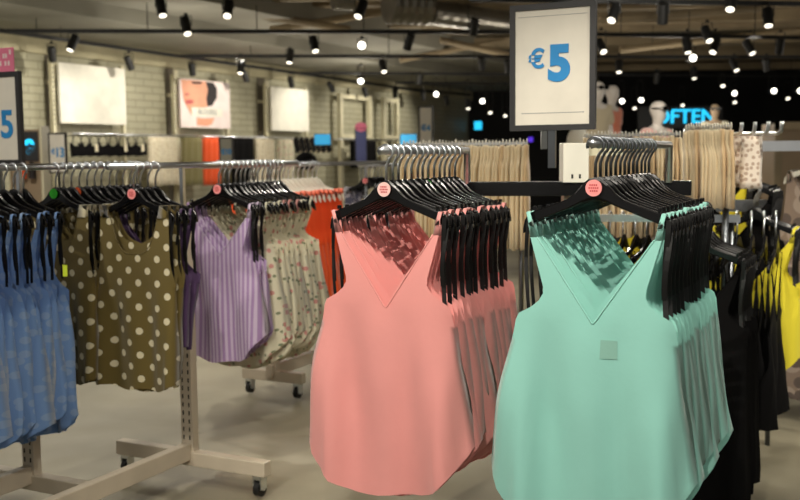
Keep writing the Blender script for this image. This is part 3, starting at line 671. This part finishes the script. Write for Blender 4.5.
# wall display: uprights, boards, poster
for k, (x0, x1, y0, y1) in enumerate(((65, 130, 62, 124), (184, 233, 77, 128), (274, 311, 85, 131))):
    s0, s1 = ws(x0, .26), ws(x1, .26); zt = wz((x0 + x1) / 2, y0 + 3.5, .26); zb = wz((x0 + x1) / 2, y1, .26)
    lab = ('blank white display board nearest on the left wall', 'fashion poster board with a woman\'s face and hair', 'blank white display board right of the face poster')[k]
    r = thing('display_board', lab, 'board'); r.location = WO; r.rotation_euler = (0, 0, WA)
    bm = bmesh.new(); box(bm, s0, s1, -.26, -.22, zb, zt); obj('board', bm, M['white'] if k != 1 else M['posterbg'], r, bev=.003)
    for sx in (s0 - .04, s1 + .03):
        bm = bmesh.new(); box(bm, sx - .03, sx + .02, -.20, -.14, 0.3, zt + .05); up = obj('upright', bm, M['cream'], r)
    bm = bmesh.new(); z = 1.8
    while z < zt: box(bm, s0 - .05, s0 - .035, -.202, -.2, z, z + .03); z += .06
    obj('slot_row', bm, M['slot'], r)
    bm = bmesh.new(); c0, c1, c2 = ws(x0 - 14), ws(x0 - 7), ws(x0 - 3); box(bm, c1, c2, -.03, .0, 0, 2.70); box(bm, c0, c2, -.04, .0, zt - .27, zt - .22); obj('wall_channel', bm, M['cream'], r)
    bm = bmesh.new(); box(bm, c0, c1, -.012, .0, 0, 2.72); struct(wallobj('trim_%d' % (k + 2), bm, M['greywall']))
    if k == 1:
        W = s1 - s0; Hh = zt - zb
        def poly(name, pts, m, y):
            bm = bmesh.new(); prism(bm, [(s0 + a * W, zb + b * Hh) for a, b in pts], y, y + .003)
            return obj(name, bm, M[m], r)
        poly('printed_hair', [(.45, .98), (.66, .97), (.73, .85), (.72, .65), (.62, .48), (.48, .45), (.4, .7)], 'hair', -.2635)
        poly('printed_face', [(.02, .98), (.5, .98), (.54, .8), (.5, .62), (.52, .45), (.36, .40), (.2, .26), (.12, .42), (.06, .55)], 'skin', -.2665)
        poly('printed_hand', [(.3, .05), (.3, .22), (.45, .2), (.66, .22), (.6, .08), (.5, .04)], 'skin', -.2665)
        poly('printed_lips', [(.09, .56), (.18, .58), (.26, .55), (.2, .49), (.1, .48)], 'lips', -.270)
        poly('printed_nose', [(.08, .70), (.16, .70), (.15, .66), (.09, .66)], 'lips', -.270)
        poly('printed_eye', [(.2, .95), (.42, .96), (.4, .92), (.25, .91)], 'hair', -.270)
        poly('text_band', [(.2, .42), (.82, .42), (.82, .25), (.2, .25)], 'white', -.2735)
        text('poster_text', 'BLOUSES', .115, M['greyline'], r, (s0 + .51 * W, -.275, zb + .335 * Hh), .001)
for k, (x0, x1, y0, y1) in enumerate(((342, 371, 93, 160), (385, 398, 97, 150))):
    s0, s1 = ws(x0, .16), ws(x1, .16); zt = wz(x0, y0, .16); r = thing('wall_frame', ('cream ladder wall frame with slatted back, wider one', 'narrow cream ladder wall frame beside the corner')[k], 'shelving frame'); r.location = WO; r.rotation_euler = (0, 0, WA)
    for sx in (s0, s1): bm = bmesh.new(); box(bm, sx - .05, sx + .05, -.2, -.12, 0, zt); obj('upright', bm, M['cream'], r)
    for zz in (zt - .06, 1.75, 1.4): bm = bmesh.new(); box(bm, s0, s1, -.19, -.13, zz - .04, zz + .04); obj('rung', bm, M['cream'], r)
# wall rails with clothes
def wallrail(label, px0, px1, z, off=-.45):
    r = thing('wall_rail', label, 'clothes rail'); r.location = WO; r.rotation_euler = (0, 0, WA)
    s0, s1 = ws(px0, -off), ws(px1, -off)
    bm = bmesh.new(); tube(bm, [(s0, off, z), (s1, off, z)], .016, 8); obj('rail', bm, M['chrome'], r, smooth=True)
    for s in (s0 + .05, (s0 + s1) / 2, s1 - .05): bm = bmesh.new(); bar(bm, (s, off, z), (s, 0, z), .025, .03); obj('bracket', bm, M['white'], r)
ZW = 1.68
wallrail('wall rail carrying bags and pale clothes on the left wall', 76, 200, ZW); wallrail('wall rail carrying orange, black and floral clothes', 205, 335, ZW); wallrail('wall rail of dark clothes by the ladder frames', 340, 400, ZW)
def wallcloth(label, px0, px1, py1, m, name='hanging_garment', cat='garment', taper=.85, d=.45, top=1.66):
    s0, s1 = ws(px0, d), ws(px1, d); c = (s0 + s1) / 2; hw = (s1 - s0) / 2; zb = min(wz((px0 + px1) / 2, py1, d), 1.5)
    bm = bmesh.new(); uvl = bm.loops.layers.uv.new('UVMap'); N = 24; rings = []
    for j in range(9):
        f = j / 8; z = top + (zb - top) * f; w = hw * (taper + (1 - taper) * f); ring = []
        for k in range(N * 2):
            a = 2 * PI * k / (N * 2); x = w * math.cos(a); y = (.06 + .03 * math.sin(a * 9 + j * .2)) * math.sin(a)
            ring.append(bm.verts.new((c + x, -d + y, z)))
        rings.append(ring)
    for a_, b_ in zip(rings, rings[1:]):
        for k in range(N * 2):
            f = bm.faces.new((a_[k], a_[(k + 1) % (N * 2)], b_[(k + 1) % (N * 2)], b_[k]))
            for lp in f.loops: lp[uvl].uv = (lp.vert.co.x, lp.vert.co.z)
    bm.faces.new(rings[0]); bm.faces.new(rings[-1][::-1])
    return tag(wallobj(name, bm, M[m], smooth=True), label, cat)
for lab, a_, b_, y, m in (('cream lacy skirt hanging on the wall rail', 149, 181, 185, 'creamcloth'), ('khaki green garment on the wall rail', 183, 204, 185, 'khaki'), ('vivid orange garment on the wall rail', 204, 221, 185, 'orange'), ('black garment right of the orange one', 233, 256, 185, 'dark'), ('cream garment on the wall rail right of the black one', 257, 276, 185, 'creamcloth'), ('pale floral garment at the wall rail end', 278, 295, 185, 'floral'),
                      ('dark garment bundle beside the purple-blue sign, left side', 352, 362, 168, 'dark'), ('dark garment bundle beside the purple-blue sign, right side', 364, 377, 168, 'dark')):
    wallcloth(lab, a_, b_, y, m, top=1.66)
# handbags / bralettes
for i, px in enumerate((80, 88, 97, 106, 116, 126, 134, 143)):
    s = ws(px, .45); r = thing('hanging_bra_top', 'black cropped top with thin loops, %s from left on the wall rail' % (ORD[i] if i else 'first'), 'top', group='black cropped tops on the wall rail')
    p = WO + wu * s + wn * .45; r.location = (p.x, p.y, 1.5); r.rotation_euler = (0, 0, WA - .4)
    bm = bmesh.new(); prism(bm, [(-.09, .06), (-.03, .02), (.03, .03), (.08, .07), (.09, -.10), (-.08, -.12)], -.04, .04); obj('body', bm, M['dark'], r, bev=.01)
    bm = bmesh.new(); tube(bm, [(-.06, 0, .04), (-.05, 0, .13), (-.02, 0, .17), (.02, 0, .17), (.05, 0, .13), (.06, 0, .05)], .007, 6); obj('loop', bm, M['ribbon'], r)
    if i in (2, 5, 7): bm = bmesh.new(); box(bm, -.01, .03, -.055, -.05, -.05, .05); obj('paper_tag', bm, M['tag'], r)
for i in range(7):
    px = 297 + i * 5.2; s = ws(px, .5); bm = bmesh.new(); a_ = Vector((s, -.5, 1.68)); b_ = Vector((s + .10, -.5, 1.44)); bar(bm, a_, b_, .05, .11)
    tag(wallobj('striped_sock', bm, M['dark'] if i % 2 else M['dark']), 'dark sock pair hanging slanted, %s from left in its row' % (ORD[i] if i else 'first'), 'sock', 'dark socks hanging on the wall')
    bm = bmesh.new(); bar(bm, a_ + Vector((.075, .01, 0)), b_ + Vector((.075, .01, 0)), .02, .05)
    tag(wallobj('sock_card', bm, M['beige']), 'beige sock card, %s from left between dark socks' % (ORD[i] if i else 'first'), 'card', 'beige sock cards on the wall')
bm = bmesh.new(); bm2 = bmesh.ops.create_uvsphere(bm, u_segments=16, v_segments=10, radius=.14)
o = obj('dark_hat', bm, M['dark'], smooth=True); o.location = at(306, 161, 12.5); o.scale = (1, 1, .8); tag(o, 'round black hat below the slanted socks', 'hat')
def screen(label, px0, px1, py0, py1, Y, m, txt=None):
    a_, b_ = at(px0, py0, Y), at(px1, py1, Y); r = thing('display_screen', label, 'screen', (a_ + b_) / 2)
    w = (b_.x - a_.x) / 2; h = (a_.z - b_.z) / 2
    bm = bmesh.new(); box(bm, -w, w, -.01, .03, -h, h); obj('casing', bm, M['track'], r)
    bm = bmesh.new(); box(bm, -w * .93, w * .93, -.014, -.01, -h * .92, h * .92); obj('panel', bm, M[m], r)
    if txt: text('screen_text', txt, h * 1.5, M['cyan'], r, (0, -.02, 0), .004)
    return r
screen('lit bright blue screen above the row of socks', 314, 331, 134, 145, 13.5, 'screen')
screen('pale blue screen near the wall corner', 400, 417, 134, 146, 20, 'screen'); screen('small cyan screen on the far back wall', 474, 482, 121, 130, 25.37, 'cyan')
screen('tiny red lit sign on the back wall', 448, 454, 122, 127, 25.97, 'redlight'); screen('small purple screen under the letters', 684, 691, 127, 133, 25.37, 'purple'); screen('small purple screen by the €5 sign foot', 528, 533, 137, 142, 25.37, 'purple')
# lit cabinet at far left with a cyan 9
p = at(30, 150, 9); r = thing('lit_cabinet', 'mirrored cabinet with glowing cyan 9 at far left', 'cabinet', (p.x, p.y, 0), 0)
bm = bmesh.new(); box(bm, -.20, .10, .02, .2, 0, 1.62); obj('body', bm, M['wood'], r)
for x in (-.21, .09): bm = bmesh.new(); box(bm, x, x + .02, -.0, .2, 0, 1.65); obj('frame_bar', bm, M['cream'], r)
bm = bmesh.new(); box(bm, -.17, .07, .0, .02, 1.34, 1.60); obj('dark_pane', bm, M['blacksign'], r)
text('number_light', '9', .17, M['cyan'], r, (-.0, -.01, 1.46), .008)
for i, (x, m) in enumerate(((-.14, 'wood'), (-.06, 'orange'), (.02, 'hair'))): bm = bmesh.new(); tube(bm, [(x, -.03, 1.18), (x, -.03, 1.30), (x, -.03, 1.33)], [.03, .03, .012], 12); obj('bottle', bm, M[m], r)
# neon letters
p = at(686, 117, 19); r = thing('neon_letters', 'glowing cyan letters reading OFTEN on the black wall', 'sign', p, 0)
text('letters', 'OFTEN', .37, M['cyan'], r, (-.02, 0, 0), .003, depth=.02)
bm = bmesh.new(); box(bm, -.9, .7, .03, .06, -.2, .2); obj('backing', bm, M['track'], r)
bm = bmesh.new(); box(bm, -.02, .02, .04, .07, -2.3, -.2); obj('stand', bm, M['track'], r)
# wooden cabinet at right
a_, b_ = at(776, 122, 13), at(812, 160, 13); r = thing('wooden_cabinet', 'pale wooden cabinet at the right edge', 'cabinet', (a_.x, 13, 0))
W = b_.x - a_.x
bm = bmesh.new(); box(bm, 0, W, .05, .5, 0, a_.z - .02); obj('body', bm, M['wood'], r)
for x in (0, W - .08): bm = bmesh.new(); box(bm, x, x + .09, 0, .05, 0, a_.z); obj('frame_post', bm, M['beam'], r)
bm = bmesh.new(); box(bm, 0, W, 0, .05, a_.z - .1, a_.z); obj('frame_top', bm, M['beam'], r)
# tag details
bm = bmesh.new(); q = at(65, 271, 3.6); box(bm, q.x - .008, q.x + .008, q.y, q.y + .002, q.z - .02, q.z + .022); tag(obj('price_tag', bm, M['neon']), 'small yellow-green tag beside the blue camisoles', 'tag')
# white rounded bag next to sign foot
bm = bmesh.new(); bmesh.ops.create_uvsphere(bm, u_segments=20, v_segments=12, radius=.1); o = obj('white_bag', bm, M['white'], smooth=True)
o.location = at(578, 142, 7); o.scale = (.8, .6, 1.1); tag(o, 'rounded white bag right of the large sign foot', 'bag')

# ------------------------------------------------------------------ mannequins
def skinmesh(name, verts, edges, radii, m, parent, sub=2):
    me = bpy.data.meshes.new(name); me.from_pydata(verts, edges, []); o = link(name, me, m, parent)
    md = o.modifiers.new('skin', 'SKIN'); md.use_smooth_shade = True
    for i, r_ in enumerate(radii):
        sv = me.skin_vertices[0].data[i]; sv.radius = r_ if isinstance(r_, tuple) else (r_, r_); sv.use_root = (i == 0)
    s = o.modifiers.new('sub', 'SUBSURF'); s.levels = s.render_levels = sub
    return o
def mannequin(label, px, py, Y, rz, clothes, glasses, plinth, skin='mannequin', turn=0):
    top = at(px, py, Y); z0 = top.z - 1.78
    r = thing('mannequin', label, 'mannequin', (top.x, top.y, z0), rz)
    V = [(0,0,.95),(0,0,1.1),(0,-.01,1.28),(0,0,1.42),(0,0,1.49),(0,-.03,1.555),(0,-.015,1.65),(0,-.005,1.735),
         (.15,0,1.42),(.20,.01,1.18),(.21,-.04,.92),(.22,-.06,.82), (-.15,0,1.42),(-.20,.01,1.18),(-.21,-.04,.92),(-.22,-.06,.82),
         (.09,0,.86),(.10,-.01,.48),(.10,.01,.09),(.10,-.13,.04), (-.09,0,.86),(-.10,-.01,.48),(-.10,.01,.09),(-.10,-.13,.04)]
    E = [(0,1),(1,2),(2,3),(3,4),(4,5),(5,6),(6,7),(3,8),(8,9),(9,10),(10,11),(3,12),(12,13),(13,14),(14,15),(0,16),(16,17),(17,18),(18,19),(0,20),(20,21),(21,22),(22,23)]
    Rd = [(.15,.11),(.12,.09),(.14,.10),(.10,.08),.045,(.055,.06),(.088,.11),(.05,.06),.055,.045,.035,.025,.055,.045,.035,.025,.085,.06,.04,.035,.085,.06,.04,.035]
    skinmesh('body', V, E, Rd, M[skin], r)
    if clothes:
        V2 = [(0,0,.88),(0,0,1.1),(0,-.01,1.28),(0,0,1.41),(.15,0,1.42),(.20,.01,1.22),(-.15,0,1.42),(-.20,.01,1.22)]
        E2 = [(0,1),(1,2),(2,3),(3,4),(4,5),(3,6),(6,7)]
        if clothes[1]: V2 += [(.215,-.04,.9),(-.215,-.04,.9)]; E2 += [(5,8),(7,9)]
        skinmesh(clothes[2], V2, E2, [(.19,.14),(.15,.11),(.165,.12),(.115,.09),.075,.07,.075,.07] + [.05,.05] * clothes[1], M[clothes[0]], r)
    if glasses:
        bm = bmesh.new()
        for s_ in (-1, 1): prism(bm, ell(s_ * .038, 1.655, .032, .024, 16), -.128, -.118)
        box(bm, -.01, .01, -.125, -.12, 1.655, 1.665); box(bm, -.085, -.075, -.12, .0, 1.655, 1.665); box(bm, .075, .085, -.12, .0, 1.655, 1.665)
        obj('sunglasses', bm, M['black'], r)
    if z0 > .03:
        bm = bmesh.new(); box(bm, -.35, .35, -.3, .3, 0, z0); pl = obj('plinth', bm, M['blacksign']); pl.location = (top.x, top.y, 0); tag(pl, 'dark plinth under the ' + plinth, 'plinth')
    return r
mannequin('white mannequin in sunglasses half hidden by the €5 sign', 597, 77, 11.6, .5, ('creamcloth', 0, 'top'), True, 'half hidden mannequin')
mannequin('white mannequin in a salmon orange tee', 611, 81, 12.2, .9, ('tee', 0, 'tee_shirt'), False, 'salmon tee mannequin')
mannequin('white mannequin in sunglasses and pale pink top', 657, 96, 9.8, .7, ('pinkprint', 0, 'top'), True, 'pink top mannequin')
mannequin('mannequin in a cream jacket beside the cyan letters', 715, 101, 15.5, -.2, ('jacket', 1, 'jacket'), True, 'cream jacket mannequin', skin='wood')

# ------------------------------------------------------------------ light
def spot(loc, target, e, size=60, blend=.6, r=.05, col=(1, .93, .80)):
    l = bpy.data.lights.new('spot', 'SPOT'); l.energy = e; l.spot_size = math.radians(size); l.spot_blend = blend; l.shadow_soft_size = r; l.color = col
    o = bpy.data.objects.new('spot_light', l); C.objects.link(o); o.location = loc
    o.rotation_euler = (Vector(target) - Vector(loc)).to_track_quat('-Z', 'Y').to_euler(); return o
spot((-.85, 1.2, 2.9), (.0, 2.8, 1.0), 175, 52, .5, .012)
spot((-1.0, -.3, 2.8), (.1, 2.7, .55), 30, 36)
spot((.0, .95, 2.9), (.62, 2.5, 1.0), 135, 52, .5, .012)
spot((.4, -.4, 2.8), (.6, 2.5, .55), 18, 36)
spot((-2.6, 1.6, 2.8), (-1.3, 3.9, .8), 110, 60)
spot((.2, 1.9, 2.8), (-.9, 4.2, .8), 100, 50)
spot((-.9, 3.0, 2.8), (-.3, 5.0, .7), 90, 60)
spot((1.4, 4.3, 2.8), (.35, 2.9, 1.1), 110, 60)
spot((1.6, 1.2, 2.8), (1.3, 3.8, 1.0), 60, 55)
spot((-2.9, 6.2, 2.8), (-3.0, 8.6, 1.5), 110, 60)
spot((1.2, 2.5, 2.8), (1.25, 4.0, 1.35), 55, 40)
spot((2.3, 2.9, 2.8), (1.7, 4.4, .8), 170, 40)
spot((-1.0, 6.6, 2.8), (-.7, 5.9, 0), 120, 80)
spot((.3, 6.6, 2.8), (.3, 5.0, 1.2), 130, 70)
spot((1.0, 5.9, 2.8), (1.1, 4.5, 1.2), 100, 60)
spot((-2.8, 8.5, 2.8), (-2.4, 7.5, 0), 150, 90)
spot((.5, 10, 2.8), (.5, 9, 0), 200, 100)
spot((2.0, 7.4, 2.8), (2.5, 10.3, 2.0), 220, 55)
spot((4.5, 12.5, 2.8), (4.5, 14.5, 1.6), 150, 60)
for px, e in ((20, 85), (97, 70), (155, 90), (208, 75), (292, 85), (350, 100), (395, 90)):
    s_ = ws(px); p = WO + wu * s_ + wn * 1.7; q = WO + wu * s_; spot((p.x, p.y, 2.75), (q.x, q.y, 1.75), e * 1.2, 80, .8)
for x, y in ((-1.5, 14), (1, 16), (4, 15), (6.5, 13)):  # added fill points that brighten the ceiling, no fittings stand here
    l = bpy.data.lights.new('ceiling_fill', 'POINT'); l.energy = 42; l.shadow_soft_size = .3; l.color = (1, .91, .78)
    o = bpy.data.objects.new('ceiling_fill', l); C.objects.link(o); o.location = (x, y, 1.9)
for x, y in ((-4.2, 9.5), (-2.6, 12), (-.5, 17)):  # added bare fill points lifting the soffit and left wall, not real lamps
    l = bpy.data.lights.new('soffit_fill', 'POINT'); l.energy = 30; l.shadow_soft_size = .3; l.color = (1, .93, .8)
    o = bpy.data.objects.new('soffit_fill', l); C.objects.link(o); o.location = (x, y, 2.2)
w = bpy.data.worlds.new('world'); sc.world = w; w.use_nodes = True
w.node_tree.nodes['Background'].inputs[0].default_value = (.9, .88, .82, 1); w.node_tree.nodes['Background'].inputs[1].default_value = .25
# soft light of the rest of the shop behind the camera
for x, y in ((-3, -1.5), (0, -2), (3, -1), (6, 3), (-4, 3), (3, 6), (-3, 6), (6, 8)):
    l = bpy.data.lights.new('shop_lamp', 'AREA'); l.shape = 'DISK'; l.size = .8; l.energy = 28; l.color = (1, .94, .84)
    o = bpy.data.objects.new('shop_lamp', l); C.objects.link(o); o.location = (x, y, 3.2)
sc.view_settings.view_transform = 'Standard'; sc.view_settings.look = 'None'; sc.view_settings.gamma = 1; sc.view_settings.use_curve_mapping = False
sc.view_settings.exposure = 0
sc.cycles.max_bounces = 6
